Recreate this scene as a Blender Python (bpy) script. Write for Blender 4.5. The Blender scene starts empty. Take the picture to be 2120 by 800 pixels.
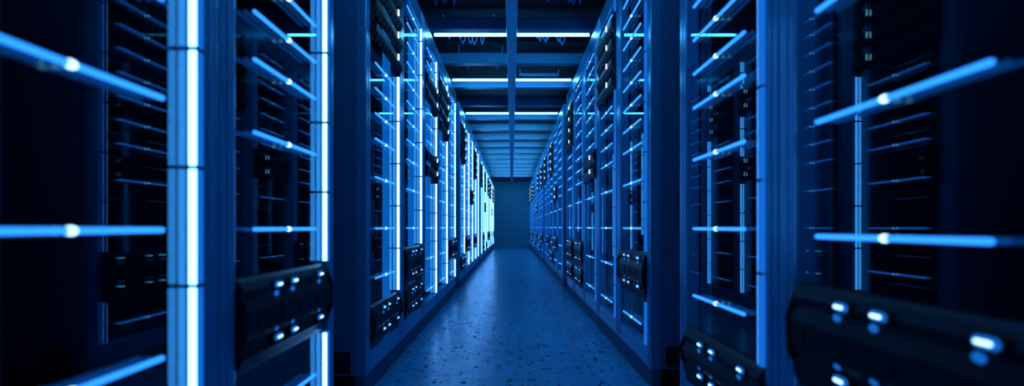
import bpy, bmesh, math, random
from mathutils import Vector
random.seed(7)
C = bpy.context.scene.collection
PI = math.pi

# ------------------------------------------------------------------ scale
F_PX = 831.0          # focal length in pixels of a 2120 wide frame
W = 0.90              # half width of the aisle
K = F_PX * W
CAM = 1.053           # camera height
RW = 0.80             # rack width along the aisle
def hz(s): return CAM + W * s

# ------------------------------------------------------------------ materials
def nodes(name):
    m = bpy.data.materials.new(name); m.use_nodes = True
    nt = m.node_tree; nt.nodes.clear()
    out = nt.nodes.new('ShaderNodeOutputMaterial')
    return m, nt, out

def metal(name, col, rough, metallic=0.0, spec=0.5, var=0.15, scale=6.0, bump=0.0, stretch=(1, 1, 1)):
    m, nt, out = nodes(name)
    b = nt.nodes.new('ShaderNodeBsdfPrincipled')
    tc = nt.nodes.new('ShaderNodeTexCoord'); mp = nt.nodes.new('ShaderNodeMapping')
    mp.inputs['Scale'].default_value = stretch
    n = nt.nodes.new('ShaderNodeTexNoise'); n.inputs['Scale'].default_value = scale; n.inputs['Detail'].default_value = 5
    nt.links.new(tc.outputs['Object'], mp.inputs['Vector']); nt.links.new(mp.outputs[0], n.inputs['Vector'])
    r = nt.nodes.new('ShaderNodeValToRGB')
    r.color_ramp.elements[0].position = 0.3; r.color_ramp.elements[1].position = 0.7
    r.color_ramp.elements[0].color = tuple(c * (1 - var) for c in col) + (1,)
    r.color_ramp.elements[1].color = tuple(c * (1 + var) for c in col) + (1,)
    nt.links.new(n.outputs['Fac'], r.inputs['Fac']); nt.links.new(r.outputs['Color'], b.inputs['Base Color'])
    b.inputs['Roughness'].default_value = rough; b.inputs['Metallic'].default_value = metallic
    b.inputs['Specular IOR Level'].default_value = spec
    if bump:
        bp = nt.nodes.new('ShaderNodeBump'); bp.inputs['Strength'].default_value = bump; bp.inputs['Distance'].default_value = 0.002
        nt.links.new(n.outputs['Fac'], bp.inputs['Height']); nt.links.new(bp.outputs['Normal'], b.inputs['Normal'])
    nt.links.new(b.outputs[0], out.inputs[0])
    return m

def emit(name, col, strength=1.0):
    m, nt, out = nodes(name)
    e = nt.nodes.new('ShaderNodeEmission'); e.inputs['Color'].default_value = (*col, 1); e.inputs['Strength'].default_value = strength
    nt.links.new(e.outputs[0], out.inputs[0])
    return m

def glass(name, f0, tint):
    m, nt, out = nodes(name)
    lw = nt.nodes.new('ShaderNodeLayerWeight'); lw.inputs['Blend'].default_value = 0.5
    p = nt.nodes.new('ShaderNodeMath'); p.operation = 'POWER'; p.inputs[1].default_value = 5
    ma = nt.nodes.new('ShaderNodeMath'); ma.operation = 'MULTIPLY_ADD'; ma.inputs[1].default_value = 0.10 - f0; ma.inputs[2].default_value = f0
    tr = nt.nodes.new('ShaderNodeBsdfTransparent'); tr.inputs['Color'].default_value = (*tint, 1)
    gl = nt.nodes.new('ShaderNodeBsdfGlossy'); gl.inputs['Roughness'].default_value = 0.0; gl.inputs['Color'].default_value = (.38, .88, 1, 1)   # blue-coated panes
    mx = nt.nodes.new('ShaderNodeMixShader')
    nt.links.new(lw.outputs['Facing'], p.inputs[0]); nt.links.new(p.outputs[0], ma.inputs[0]); nt.links.new(ma.outputs[0], mx.inputs[0])
    nt.links.new(tr.outputs[0], mx.inputs[1]); nt.links.new(gl.outputs[0], mx.inputs[2]); nt.links.new(mx.outputs[0], out.inputs[0])
    return m

def floor_mat():
    m, nt, out = nodes('polished_terrazzo')
    b = nt.nodes.new('ShaderNodeBsdfPrincipled'); tc = nt.nodes.new('ShaderNodeTexCoord')
    L = nt.links.new
    n = nt.nodes.new('ShaderNodeTexNoise'); n.inputs['Scale'].default_value = 1.6; n.inputs['Detail'].default_value = 8
    L(tc.outputs['Object'], n.inputs['Vector'])
    r = nt.nodes.new('ShaderNodeValToRGB')
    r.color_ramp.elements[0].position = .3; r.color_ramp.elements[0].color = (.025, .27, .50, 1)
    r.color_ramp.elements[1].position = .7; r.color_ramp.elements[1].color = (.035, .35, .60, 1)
    L(n.outputs['Fac'], r.inputs['Fac'])
    prev = r.outputs['Color']; masks = None
    for sc, th, soft in ((24, .68, .08), (12, .54, .07), (6.5, .34, .05)):
        v = nt.nodes.new('ShaderNodeTexVoronoi'); v.voronoi_dimensions = '2D'; v.inputs['Scale'].default_value = sc; v.inputs['Randomness'].default_value = 1
        nz = nt.nodes.new('ShaderNodeTexNoise'); nz.inputs['Scale'].default_value = sc * 2.5
        mxv = nt.nodes.new('ShaderNodeMixRGB'); mxv.inputs[0].default_value = 0.02
        L(tc.outputs['Object'], mxv.inputs[1]); L(tc.outputs['Object'], nz.inputs['Vector']); L(nz.outputs['Color'], mxv.inputs[2])
        L(mxv.outputs[0], v.inputs['Vector'])
        # only some cells carry a chip
        sep = nt.nodes.new('ShaderNodeSeparateColor'); L(v.outputs['Color'], sep.inputs[0])
        pick = nt.nodes.new('ShaderNodeMath'); pick.operation = 'MULTIPLY_ADD'; pick.inputs[1].default_value = th; pick.inputs[2].default_value = -th * .5; L(sep.outputs[0], pick.inputs[0])
        sub = nt.nodes.new('ShaderNodeMath'); sub.operation = 'SUBTRACT'; L(pick.outputs[0], sub.inputs[0]); L(v.outputs['Distance'], sub.inputs[1])
        mr = nt.nodes.new('ShaderNodeMapRange'); mr.inputs['From Min'].default_value = 0; mr.inputs['From Max'].default_value = soft
        L(sub.outputs[0], mr.inputs['Value'])
        mx = nt.nodes.new('ShaderNodeMixRGB'); mx.inputs[2].default_value = (.005, .045, .08, 1)
        L(mr.outputs[0], mx.inputs[0]); L(prev, mx.inputs[1]); prev = mx.outputs[0]
        if masks is None: masks = mr.outputs[0]
        else:
            mm = nt.nodes.new('ShaderNodeMath'); mm.operation = 'MAXIMUM'; L(masks, mm.inputs[0]); L(mr.outputs[0], mm.inputs[1]); masks = mm.outputs[0]
    L(prev, b.inputs['Base Color'])
    n2 = nt.nodes.new('ShaderNodeTexNoise'); n2.inputs['Scale'].default_value = 9; n2.inputs['Detail'].default_value = 4
    L(tc.outputs['Object'], n2.inputs['Vector'])
    rr = nt.nodes.new('ShaderNodeMapRange'); rr.inputs['To Min'].default_value = .20; rr.inputs['To Max'].default_value = .34
    L(n2.outputs['Fac'], rr.inputs['Value']); ra = nt.nodes.new('ShaderNodeMath'); ra.operation = 'MULTIPLY_ADD'; ra.inputs[1].default_value = .34
    L(masks, ra.inputs[0]); L(rr.outputs[0], ra.inputs[2]); L(ra.outputs[0], b.inputs['Roughness'])
    sp = nt.nodes.new('ShaderNodeMath'); sp.operation = 'MULTIPLY_ADD'; sp.inputs[1].default_value = -.3; sp.inputs[2].default_value = .38
    L(masks, sp.inputs[0]); L(sp.outputs[0], b.inputs['Specular IOR Level'])
    bp = nt.nodes.new('ShaderNodeBump'); bp.inputs['Strength'].default_value = .012; bp.inputs['Distance'].default_value = .01
    L(n2.outputs['Fac'], bp.inputs['Height']); L(bp.outputs[0], b.inputs['Normal'])
    L(b.outputs[0], out.inputs[0])
    return m

M = dict(
    frame=metal('blue_coated_steel', (.04, .34, .62), .21, 0.3, .5, .06, 3, 0, (1, 1, .3)),
    side=metal('dark_side_sheet', (.02, .18, .36), .5, 0, .3, .05, 4),
    inner=metal('rack_inner_sheet', (.035, .075, .14), .55, 0, .3, .06, 5),
    back=metal('rack_back_sheet', (.003, .010, .022), .7, 0, .2, .1, 5),
    plinth=metal('plinth_sheet', (.012, .10, .19), .5, 0, .3, .08, 5),
    kick=metal('black_kick_plate', (.004, .006, .010), .6, 0, .2),
    black=metal('black_chassis_plastic', (.003, .010, .022), .42, 0, .18, .15, 20),
    socket=metal('socket_black', (.0015, .002, .003), .5, 0, .2),
    rail=metal('rail_steel', (.08, .17, .32), .4, .3, .5, .05, 6),
    clip=metal('clip_black', (.003, .008, .02), .6, 0, .2),
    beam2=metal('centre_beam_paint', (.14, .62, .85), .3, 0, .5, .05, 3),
    beam=metal('beam_paint', (.04, .22, .38), .28, 0, .5, .06, 3),
    ceiling=metal('ceiling_slab', (.012, .022, .035), .8, 0, .2, .3, 2),
    wall=metal('wall_paint', (.014, .14, .23), .6, 0, .3, .08, 1.2, 0, (.3, 1, 2)),
    cable=metal('cable_sheath', (.08, .45, .85), .4, 0, .5),
    floor=floor_mat(),
    glass=glass('door_glass', .068, (.93, .96, .985)),
    strip=emit('led_strip_face', (.11, .40, 1.0), 10.0),
    cheek=emit('led_strip_cheek', (.008, .18, .85), .8),
    panel_glow=emit('added_panel_glow', (.005, .24, 1.0), .50),  # glow standing in for strip light on the inner side panel
    bar=emit('led_rod', (.02, .24, 1.0), 2.0),
    knob=emit('led_rod_joint', (.38, .72, 1.0), 3.2),
    lamp=emit('status_lamp', (.4, .8, 1.0), 3.0),
    lamp_halo_refl=emit('lamp_halo_reflection', (.008, .18, .8), .75),  # glow imitating the blue halo and the reflections of the lamps
    tube=emit('fluorescent_tube', (.09, .50, 1.0), 32.0),
    tube_fill=emit('hidden_fill_tube', (.10, .55, 1.0), 60.0),  # for the hidden tubes added to brighten the far beams
    house=metal('lamp_housing', (.10, .2, .3), .4),
)

# ------------------------------------------------------------------ mesh helpers
def bx(bm, x0, x1, y0, y1, z0, z1, mi=0, bev=0.0):
    t = bmesh.new()
    vs = [t.verts.new(p) for p in [(x0,y0,z0),(x1,y0,z0),(x1,y1,z0),(x0,y1,z0),(x0,y0,z1),(x1,y0,z1),(x1,y1,z1),(x0,y1,z1)]]
    for f in ((0,3,2,1),(4,5,6,7),(0,1,5,4),(1,2,6,5),(2,3,7,6),(3,0,4,7)):
        t.faces.new([vs[i] for i in f]).material_index = mi
    if bev: bmesh.ops.bevel(t, geom=t.edges[:], offset=bev, segments=2, affect='EDGES', profile=.6)
    join(bm, t)
def join(bm, t):
    me = bpy.data.meshes.new('tmp'); t.to_mesh(me); t.free(); bm.from_mesh(me); bpy.data.meshes.remove(me)
def prism(bm, pts, y0, y1, mi=0, bev=0.0):
    """profile in (x, z) extruded along y"""
    t = bmesh.new()
    a = [t.verts.new((p[0], y0, p[1])) for p in pts]; b = [t.verts.new((p[0], y1, p[1])) for p in pts]
    n = len(pts)
    t.faces.new(a).material_index = mi; t.faces.new(b[::-1]).material_index = mi
    for i in range(n):
        t.faces.new([a[i], b[i], b[(i+1) % n], a[(i+1) % n]]).material_index = mi
    bmesh.ops.recalc_face_normals(t, faces=t.faces[:])
    if bev: bmesh.ops.bevel(t, geom=t.edges[:], offset=bev, segments=2, affect='EDGES', profile=.6)
    join(bm, t)
def capsule(bm, c, axis, length, r, mi=0, seg=12, rings=4, flat=1.0):
    """rounded rod centred at c, along axis 'x','y' or 'z'"""
    t = bmesh.new(); prev = None; prof = []
    h = length / 2 - r
    for i in range(rings + 1):
        a = PI / 2 * (1 - i / rings); prof.append((-h - r * math.sin(a), r * math.cos(a)))
    for i in range(rings + 1):
        a = PI / 2 * i / rings; prof.append((h + r * math.sin(a), r * math.cos(a)))
    rows = []
    for (d, rr) in prof:
        row = []
        for k in range(seg):
            an = 2 * PI * k / seg
            u, v = rr * math.cos(an) * flat, rr * math.sin(an)
            p = {'y': (u, d, v), 'x': (d, u, v), 'z': (u, v, d)}[axis]
            row.append(t.verts.new((c[0] + p[0], c[1] + p[1], c[2] + p[2])))
        rows.append(row)
    for i in range(len(rows) - 1):
        for k in range(seg):
            f = t.faces.new([rows[i][k], rows[i][(k+1) % seg], rows[i+1][(k+1) % seg], rows[i+1][k]]); f.smooth = True; f.material_index = mi
    bmesh.ops.remove_doubles(t, verts=t.verts[:], dist=1e-6)
    bmesh.ops.recalc_face_normals(t, faces=t.faces[:])
    join(bm, t)
def mesh(name, bm, mats):
    me = bpy.data.meshes.new(name); bm.to_mesh(me); bm.free()
    for m in (mats if isinstance(mats, (list, tuple)) else [mats]): me.materials.append(m)
    return me
def link(name, me, parent=None, loc=(0, 0, 0)):
    o = bpy.data.objects.new(name, me); C.objects.link(o); o.location = loc
    if parent: o.parent = parent
    return o
def struct(name, bm, m):
    o = link(name, mesh(name, bm, m)); o['kind'] = 'structure'; return o
def B(): return bmesh.new()

# ------------------------------------------------------------------ the room
Y0, Y1, XW = -2.6, 20.0, 2.7
ZC = CAM + 2.95
bm = B(); bx(bm, -XW, XW, Y0, Y1 + .2, -.12, 0); struct('floor', bm, M['floor'])
bm = B(); bx(bm, -XW - .15, XW + .15, Y0 - .15, Y1 + .2, ZC, ZC + .15)
for i in range(24): bx(bm, -XW, XW, Y0 + .3 + i * .95, Y0 + .42 + i * .95, ZC - .06, ZC)
struct('ceiling', bm, M['ceiling'])
bm = B(); bx(bm, -XW - .15, -XW, Y0 - .15, Y1 + .2, 0, ZC); struct('wall_left', bm, M['wall'])
bm = B(); bx(bm, XW, XW + .15, Y0 - .15, Y1 + .2, 0, ZC); struct('wall_right', bm, M['wall'])
bm = B(); bx(bm, -XW, XW, Y0 - .15, Y0, 0, ZC); struct('wall_front', bm, M['wall'])
bm = B(); bx(bm, -XW, XW, Y1 + .02, Y1 + .2, 0, ZC)
for k in range(9):
    bx(bm, -XW, XW, Y1, Y1 + .02, .02 + k * .42, .42 + k * .42 - .012, 0, .004)
struct('wall_back', bm, M['wall'])

# transverse ceiling beams, long centre beam
SZ = 1.017
ys = [4.85 + SZ * k for k in range(-6, 15)]
for y in ys:
    bm = B(); zb = CAM + 2.40
    bx(bm, -XW, XW, y, y + .10, zb, zb + .118, 0, .004)
    bx(bm, -XW, XW, y + .03, y + .07, zb + .118, zb + .16)
    struct('ceiling_beam', bm, M['beam'])
bm = B(); zb = CAM + 2.22
bx(bm, -.06, .06, Y0, Y1, zb, zb + .12, 0, .004); bx(bm, -.035, .035, Y0, Y1, zb + .12, zb + .178)
struct('ceiling_beam', bm, M['beam2'])

# ------------------------------------------------------------------ rack, built for the left row: front at x=0 facing +x, y 0..RW
GX = -.016     # front of the glass
PT = .075      # post width
ZG0, ZG1, ZT, ZP = hz(-.88), hz(2.2), hz(2.41), .13
DEP = .92
def rack_meshes():
    R = {}
    bm = B(); E = .0015
    bx(bm, -.07, 0, E, PT, ZP, ZT, 0, .006); bx(bm, -.07, 0, RW - PT, RW - E, ZP, ZT, 0, .006)
    bx(bm, -.068, -.003, PT - .005, RW - PT + .005, ZP, ZG0, 0, .003); bx(bm, -.068, -.003, PT - .005, RW - PT + .005, ZG1, ZT, 0, .003)
    for y in (.04, RW - .04):                       # thin raised seam on the posts
        bx(bm, -.002, .003, y - .004, y + .004, ZP + .02, ZT - .02, 0, .001)
    bx(bm, -DEP, -.07, .01, RW - .01, ZT - .03, ZT)
    for y in (E, RW - E - .04): bx(bm, -DEP, -DEP + .04, y, y + .04, ZP, ZT)
    R['frame'] = mesh('frame', bm, M['frame'])
    bm = B(); bx(bm, GX - .014, GX, PT + .001, RW - PT - .001, ZG0 + .001, ZG1 - .001); R['glass_door'] = mesh('glass_door', bm, M['glass'])
    # side panels: sheet, with louvre at the foot
    for nm, ya, yb, yo in (('a', .008, .018, -1), ('b', RW - .018, RW - .008, 1)):
        bm = B(); bx(bm, -DEP + .04, -.07, ya, yb, ZP, ZT - .03)
        yl = yb + .001 if yo < 0 else ya - .003
        bx(bm, -DEP + .045, -.075, yl, yl + .002, ZP + .01, ZT - .04, 1)
        R['side_' + nm] = mesh('side_panel', bm, [M['side'], M['back']])
        bm = B(); yf = ya - .005 if yo < 0 else yb + .005
        y_in = ya if yo < 0 else yb
        for k in range(11):
            z = ZP + .015 + k * .0125
            prism_pts = [(-.32, z), (-.09, z)]
            t = bmesh.new()
            va = [t.verts.new(p) for p in [(-.32, y_in, z), (-.10, y_in, z), (-.10, yf, z + .001), (-.32, yf, z + .001), (-.32, y_in, z + .009), (-.10, y_in, z + .009)]]
            for f in ((0, 1, 2, 3), (3, 2, 5, 4), (0, 3, 4), (1, 5, 2), (0, 4, 5, 1)): t.faces.new([va[i] for i in f])
            bmesh.ops.recalc_face_normals(t, faces=t.faces[:]); join(bm, t)
        R['vent_' + nm] = mesh('vent_louvre', bm, M['kick'])
    bm = B(); bx(bm, -DEP + .01, -DEP + .03, .02, RW - .02, ZP, ZT - .03)
    bx(bm, -DEP + .03, -.07, .022, RW - .022, ZP, ZP + .02)
    R['back'] = mesh('back_panel', bm, M['back'])
    bm = B(); bx(bm, -DEP + .02, -.07, .02, RW - .02, .001, ZP, 1)
    bx(bm, -.07, -.012, .0015, RW - .0015, .001, ZP, 0, .003)
    R['plinth'] = mesh('plinth', bm, [M['plinth'], M['kick']])
    # perforated mounting rails inside, a little behind the glass
    bm = B()
    bx(bm, -.16, -.105, .02, .026, ZG0, ZG1); bx(bm, -.125, -.12, .02, .07, ZG0, ZG1)
    for k in range(30):
        z = ZG0 + .05 + k * .088
        bx(bm, -.1195, -.117, .035, .055, z, z + .018)
    R['rail'] = mesh('mounting_rail', bm, M['rail'])
    return R
R = rack_meshes()
# LED rod with joint
bm = B(); capsule(bm, (0, 0, 0), 'y', .44, .0072, 0, 12, 4); M_BAR = mesh('light_bar', bm, M['bar'])
bm = B(); capsule(bm, (0, 0, 0), 'y', .023, .0098, 0, 14, 5); ROD_J = mesh('bar_joint', bm, M['knob'])
bm = B(); capsule(bm, (GX / 2, 0, 0), 'x', .016, .005, 0, 8, 2)
ROD_S = mesh('bar_standoff', bm, M['clip'])

BARS = [-.75, -.375, -.008, .37, .654, .84, 1.025, 1.21, 1.397, 1.583, 1.77, 1.957, 2.12]
# modules: name -> (bottom, top) in s
MODS = {'B': (-.555, -.19), 'C': (-.872, -.562), 'M': (.585, .93), 'A': (1.335, 2.083), 'U': (1.47, 1.83)}

strip_cache = {}
def strip_mesh(z0, z1):
    key = (round(z0, 3), round(z1, 3))
    if key in strip_cache: return strip_cache[key]
    bm = B(); ya, yb = RW - PT - .024, RW - PT - .001
    # body with cheeks, bright lens face turned to -y
    bx(bm, -.0125, .0105, ya, yb, z0, z1, 1)
    bx(bm, -.011, .009, ya - .003, ya - .0002, z0 + .004, z1 - .004, 0)
    strip_cache[key] = mesh('light_strip', bm, [M['strip'], M['cheek']])
    return strip_cache[key]
bm = B(); bx(bm, -.15, -.072, RW - .028, RW - .0225, ZG0 + .01, ZG1 - .01); GLOW_PANEL = mesh('added_glow_panel', bm, M['panel_glow'])  # glowing panel added to imitate strip light falling on the inner side
bm = B(); bx(bm, -.0145, .012, RW - PT - .030, RW - PT - .001, -.005, .005); CLIP = mesh('strip_clip', bm, M['clip'])

def segments(mods):
    """height ranges of the strip left free by the modules"""
    cuts = sorted((hz(MODS[m][0]), hz(MODS[m][1])) for m in mods)
    z = ZG0 + .006; out = []
    for a, b in cuts:
        if a - z > .08: out.append((z, a - .006))
        z = max(z, b + .006)
    if ZG1 - z > .08: out.append((z, ZG1 - .006))
    return out

def make_rack(name_loc, rot, mods, label, group, detail, bars=BARS, glow=True):
    r = bpy.data.objects.new('server_rack', None); C.objects.link(r)
    r.empty_display_size = .2
    r.location = name_loc; r.rotation_euler = (0, 0, rot)
    r['label'] = label; r['category'] = 'server rack'; r['group'] = group
    for nm, key in (('frame', 'frame'), ('glass_door', 'glass_door'), ('side_panel', 'side_a'), ('side_panel', 'side_b'), ('back_panel', 'back'),
                    ('plinth', 'plinth'), ('mounting_rail', 'rail')):
        o = link(nm, GLOW_PANEL if key is None else R[key], r)
        if key in ('side_a', 'side_b') and detail: link('vent_louvre', R['vent_' + key[-1]], o)
    if glow: link('added_glow_panel', GLOW_PANEL, r)
    for z0, z1 in segments(mods):
        s = link('light_strip', strip_mesh(z0, z1), r)
        if detail:
            for k in range(-2, 7):
                zc = hz(.188 + k * .3725)
                if z0 + .03 < zc < z1 - .03: link('strip_clip', CLIP, s, (0, 0, zc))
    for s in bars:
        if any(MODS[m][0] - .03 < s < MODS[m][1] + .03 for m in mods): continue
        b = link('light_bar', M_BAR, r, (0, .385, hz(s)))
        if detail:
            link('bar_joint', ROD_J, b); link('bar_standoff', ROD_S, b)
    return r

# ------------------------------------------------------------------ modules (things mounted in the racks)
YA, YB = PT + .004, RW - PT - .004
LAMPY = (.28, .39, .61)
def lamp_mesh(axis_len, r, nm):
    bm = B(); capsule(bm, (.006, 0, 0), 'y', axis_len, r * .36, 0, 12, 4, .6); capsule(bm, (0, 0, 0), 'y', axis_len + r * 1.3, r, 1, 14, 4, .5)  # outer capsule imitates the blue halo around the lamp
    return mesh(nm, bm, [M['lamp'], M['lamp_halo_refl']])
LAMP_OVAL = lamp_mesh(.030, .0125, 'status_lamp')
LAMP_UP = None
bm = B(); capsule(bm, (0, 0, 0), 'z', .05, .009, 0, 12, 4, .8); LAMP_UP = mesh('status_lamp', bm, M['lamp'])
bm = B(); capsule(bm, (0, 0, 0), 'y', .024, .0105, 0, 12, 4, .5); LAMP_REFL = mesh('lamp_reflection', bm, M['lamp_halo_refl'])  # glowing dot modelled as a lamp's reflection in the glossy chassis
bm = B(); bx(bm, -.02, .004, -.035, .035, -.02, .016, 0, .006); SOCK = mesh('lamp_socket', bm, M['socket'])
bm = B()
bx(bm, GX + .001, GX + .012, -.009, .009, -.03, .03, 0, .002)
BRK = mesh('mounting_bracket', bm, M['socket'])

def drawer_profile(H):
    # (x, z) with z up from 0 ; nose pushed out in the middle
    x0 = GX + .001
    return [(x0, 0), (-.006, .012), (.010, .050), (.016, .058), (.010, .098), (.026, .135), (.029, H - .115), (.012, H - .072), (.018, H - .045), (.002, H - .014), (x0, H)]
mod_cache = {}
def drawer_meshes(H):
    k = round(H, 3)
    if k in mod_cache: return mod_cache[k]
    bm = B(); prism(bm, drawer_profile(H), YA + .008, YB - .008, 0, .003)
    for i in range(4): bx(bm, .027, .0305, .15 + i * .14, .155 + i * .14, .15, H - .13)
    body = mesh('chassis', bm, M['black'])
    ends = []
    for y0, y1 in ((YA, YA + .009), (YB - .009, YB)):
        bm = B()
        p = [(GX + .001, .006), (-.002, .05), (.030, .11), (.033, H - .10), (.006, H - .03), (GX + .001, H - .004)]
        prism(bm, p, y0, y1, 0, .002); ends.append(mesh('end_plate', bm, M['black']))
    mod_cache[k] = (body, ends); return mod_cache[k]
bm = B()
# one blade of the upper stack: a wedge hanging out over the glass with ribs underneath
prism(bm, [(GX + .001, .02), (.012, .0), (.036, .045), (.040, .085), (.012, .112), (GX + .001, .125)], YA + .002, YB - .002, 0, .003)
for i in range(9):
    y = YA + .04 + i * .07; prism(bm, [(.010, -.012), (.030, .03), (.034, .042), (.012, .004)], y, y + .02)
BLADE = mesh('blade', bm, M['black'])
bm = B()
bx(bm, GX + .001, .012, 0, .012, 0, 1.0)
STILE = mesh('side_stile', bm, M['black'])

def make_module(kind, loc, rot, label, group, detail, lamp_face):
    a, b = MODS[kind]; z0, z1 = hz(a), hz(b); H = z1 - z0
    r = bpy.data.objects.new('server_module', None); C.objects.link(r)
    r.location = (loc[0], loc[1], z0); r.rotation_euler = (0, 0, rot)
    r['label'] = label; r['category'] = 'server'; r['group'] = group
    link('mounting_bracket', BRK, r, (0, YA + .01, H / 2)); link('mounting_bracket', BRK, r, (0, YB - .01, H / 2))
    if kind in 'BC':
        body, ends = drawer_meshes(H)
        link('chassis', body, r); link('end_plate', ends[0], r); link('end_plate', ends[1], r)
        for zi, zz in enumerate((H - .043, .088)):
            for y in LAMPY:
                if detail:
                    link('lamp_socket', SOCK, r, (.016, y, zz))
                l = link('status_lamp', LAMP_OVAL, r, (.022, y, zz))
                if detail: link('lamp_reflection', LAMP_REFL, r, (.019 if zi else .021, y - .012, zz + (.036 if zi else -.032)))
    else:
        n = max(1, round(H / .168))
        for yy in (YA, YB - .012):
            st = link('side_stile', STILE, r, (0, yy, 0)); st.scale = (1, 1, H)
        for k in range(n):
            zb = k * H / n + .02
            bl = link('blade', BLADE, r, (0, 0, zb))
            link('status_lamp', LAMP_UP, bl, (.041, .56, .070))
    return r

# ------------------------------------------------------------------ rows
ORD = ['first', 'second', 'third', 'fourth', 'fifth']
G = {'L': .0, 'R': .00016 * K}
# groups of racks: start (metres along the aisle) and number, measured on the left row
GROUPS = [(.00058 * K, 2), (.00332 * K, 5), (.00332 * K + 5 * RW + .45, 5), (.00332 * K + 10 * RW + .9, 5), (.00332 * K + 15 * RW + 1.35, 5)]
GN = ['before the nearest gap', 'after the nearest gap', 'after the second gap', 'after the third gap', 'after the farthest gap']
CFG = {'L': [['', 'B'], ['CA', 'BC', 'MU', 'A', 'B'], ['AC', 'B', 'M', 'AB', ''], ['A', 'BC', 'AM', 'C', 'BA'], ['AB', 'CA', 'BM', 'AC', 'AB']],
       'R': [['B', 'C'], ['B', 'A', 'M', 'BC', 'ABC'], ['', 'BM', 'AC', 'B', 'A'], ['AB', 'C', 'A', 'BM', 'C'], ['A', 'B', 'AC', 'A', 'AB']]}
ROWN = {'L': 'white-strip row', 'R': 'dimmer blue row'}
KINDN = {'B': 'black six-lamp module at knee height', 'C': 'black six-lamp module at floor level',
         'A': 'tall four-bladed black module near the top', 'M': 'two-bladed black module above eye level', 'U': 'two-bladed black module high up'}
for side in 'LR':
    for gi, (g0, n) in enumerate(GROUPS):
        for i in range(n):
            y = g0 + G[side] + i * RW
            if y + RW > Y1: continue
            mods = CFG[side][gi][i]
            det = y < 9
            if side == 'L': loc, rot = (-W, y, 0), 0
            else: loc, rot = (W, y + RW, 0), PI
            bars = BARS
            if side == 'R' and gi == 0 and i == 0: bars = [-.75, -.03, .345, .71, .90, 1.08]
            what = {'': 'with unbroken column of light bars'}.get(mods, 'holding ' + ('one' if len(mods) == 1 else 'two' if len(mods) == 2 else 'three') + ' black modules'[:14 if len(mods) == 1 else None])
            make_rack(loc, rot, mods, f'glass-door rack {what}, {ORD[i]} {GN[gi]}, {ROWN[side]}', f'server racks of the {ROWN[side]}', det, bars, gi > 0)
            for m in mods:
                make_module(m, loc, rot, f'{KINDN[m]}, {ORD[i]} rack {GN[gi]}, {ROWN[side]}'.replace('module at', 'module at'), 'black modules mounted on the racks', det, side)

# ------------------------------------------------------------------ ceiling lamps
def ceiling_lamp(y, z, half, label, tube='tube'):
    r = bpy.data.objects.new('ceiling_light', None); C.objects.link(r); r.location = (0, y, z)
    r['label'] = label; r['category'] = 'ceiling light'; r['group'] = 'tube lights between the ceiling beams'
    bm = B(); capsule(bm, (0, 0, 0), 'x', half * 2, .016, 0, 12, 4); link('light_tube', mesh('light_tube', bm, M[tube]), r)
    bm = B(); bx(bm, -half, half, -.02, .02, .0165, .04, 0, .003)
    for x in (-half - .012, half): bx(bm, x, x + .012, -.02, .02, -.02, .04, 0, .003)
    link('housing', mesh('housing', bm, M['house']), r)
    bm = B()
    for x in (-half * .8, half * .8): capsule(bm, (x, 0, (ZC - z + .04) / 2), 'z', ZC - z - .04, .003, 0, 6, 2)
    link('hanging_wire', mesh('hanging_wire', bm, M['clip']), r)
ceiling_lamp(5.07, CAM + 2.43, .98, 'bright white ceiling tube light, nearest and widest of the three crossing the aisle')
ceiling_lamp(6.62, CAM + 2.43, .98, 'white ceiling tube light, middle of the three bright ones crossing the aisle')
ceiling_lamp(8.556, CAM + 2.43, .98, 'white ceiling tube light, farthest of the three bright ones crossing the aisle')
for y in (3.5, 1.95, .4, -1.15):  # extra tubes out of view, added to brighten the near aisle
    ceiling_lamp(y, CAM + 2.43, .98, 'added tube light overhead, out of view, brightening the near aisle')
k = 0
for y in ys:
    if y > 8.8 and y < 19:  # unseen tubes added behind the far beams to light the next beam face
        ceiling_lamp(y + .14, CAM + 2.535, .9, 'added hidden tube light behind a far ceiling beam, brightening the beam beyond it', 'tube_fill'); k += 1

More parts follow.
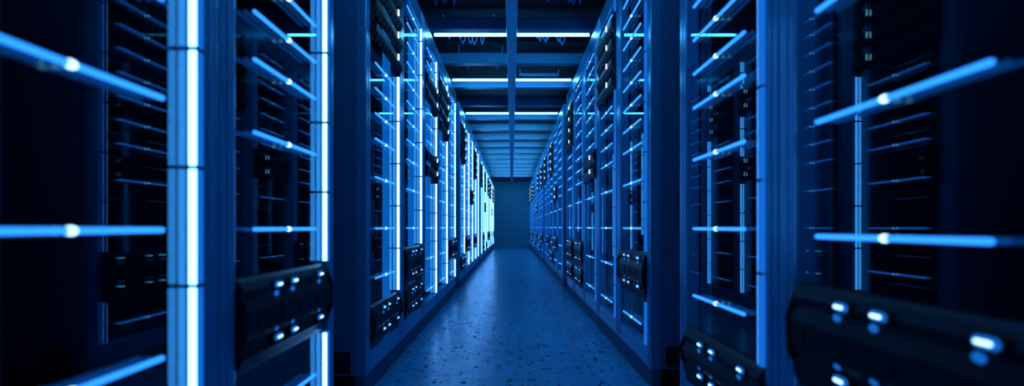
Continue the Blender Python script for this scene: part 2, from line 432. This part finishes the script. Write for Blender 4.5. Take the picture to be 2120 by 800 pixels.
# ------------------------------------------------------------------ loose cables above the beams
for gi, (y, x0) in enumerate(((4.6, -.62), (4.6, .62), (5.55, -.6), (5.6, .55), (6.45, -.5), (7.3, .5))):
    bm = B()
    for j in range(11):
        x = x0 + random.uniform(-.28, .28); L_ = random.uniform(.10, .24)
        zt = CAM + 2.78; wd = random.uniform(.01, .04)
        pts = [Vector((x - wd, y, zt)), Vector((x - wd * .9, y + .02, zt - L_ * .7)), Vector((x, y + .03, zt - L_)), Vector((x + wd * .9, y + .02, zt - L_ * .7)), Vector((x + wd, y, zt))]
        for a, b in zip(pts, pts[1:]):
            t = bmesh.new(); bmesh.ops.create_cone(t, cap_ends=True, segments=6, radius1=.008, radius2=.008, depth=(b - a).length * 1.05)
            q = (b - a).to_track_quat('Z', 'Y'); t.transform(__import__('mathutils').Matrix.Translation((a + b) / 2) @ q.to_matrix().to_4x4()); join(bm, t)
    bx(bm, x0 - .36, x0 + .36, y - .02, y + .04, CAM + 2.77, CAM + 2.80)
    bx(bm, x0 - .36, x0 - .34, y, y + .02, CAM + 2.80, ZC); bx(bm, x0 + .34, x0 + .36, y, y + .02, CAM + 2.80, ZC)
    o = link('hanging_cable_bundle', mesh('cable_bundle', bm, M['cable']))
    o['label'] = ['dangling blue cable loops above the nearest beam, left of the centre beam', 'dangling cable loops above the nearest beam, right of the centre beam',
                  'cable loops hanging behind the nearest tube light, left of the centre beam', 'cable loops hanging behind the nearest tube light, right of the centre beam',
                  'cable loops before the middle tube light, left of the centre beam', 'cable loops past the middle tube light, right of the centre beam'][gi]
    o['category'] = 'cables'; o['group'] = 'cable loops above the ceiling beams'

# ------------------------------------------------------------------ world, camera
w = bpy.data.worlds.new('world'); bpy.context.scene.world = w; w.use_nodes = True
w.node_tree.nodes['Background'].inputs['Color'].default_value = (.0, .002, .006, 1)
cam = bpy.data.cameras.new('camera'); co = bpy.data.objects.new('camera', cam); C.objects.link(co)
co.location = (0, 0, CAM); co.rotation_euler = (PI / 2, 0, 0)
cam.sensor_width = 36; cam.lens = F_PX / 2120 * 36
cam.shift_y = 71 / 2120; cam.shift_x = 0.5 / 2120
cam.clip_start = .02; cam.clip_end = 60
cam.dof.use_dof = True; cam.dof.focus_distance = 5.0; cam.dof.aperture_fstop = .85
bpy.context.scene.camera = co
s = bpy.context.scene
s.view_settings.view_transform = 'Standard'; s.view_settings.look = 'None'
s.view_settings.gamma = 1; s.view_settings.use_curve_mapping = False; s.view_settings.exposure = 0
s.cycles.max_bounces = 10; s.cycles.glossy_bounces = 6; s.cycles.transparent_max_bounces = 40; s.cycles.diffuse_bounces = 3
s.cycles.sample_clamp_indirect = 4
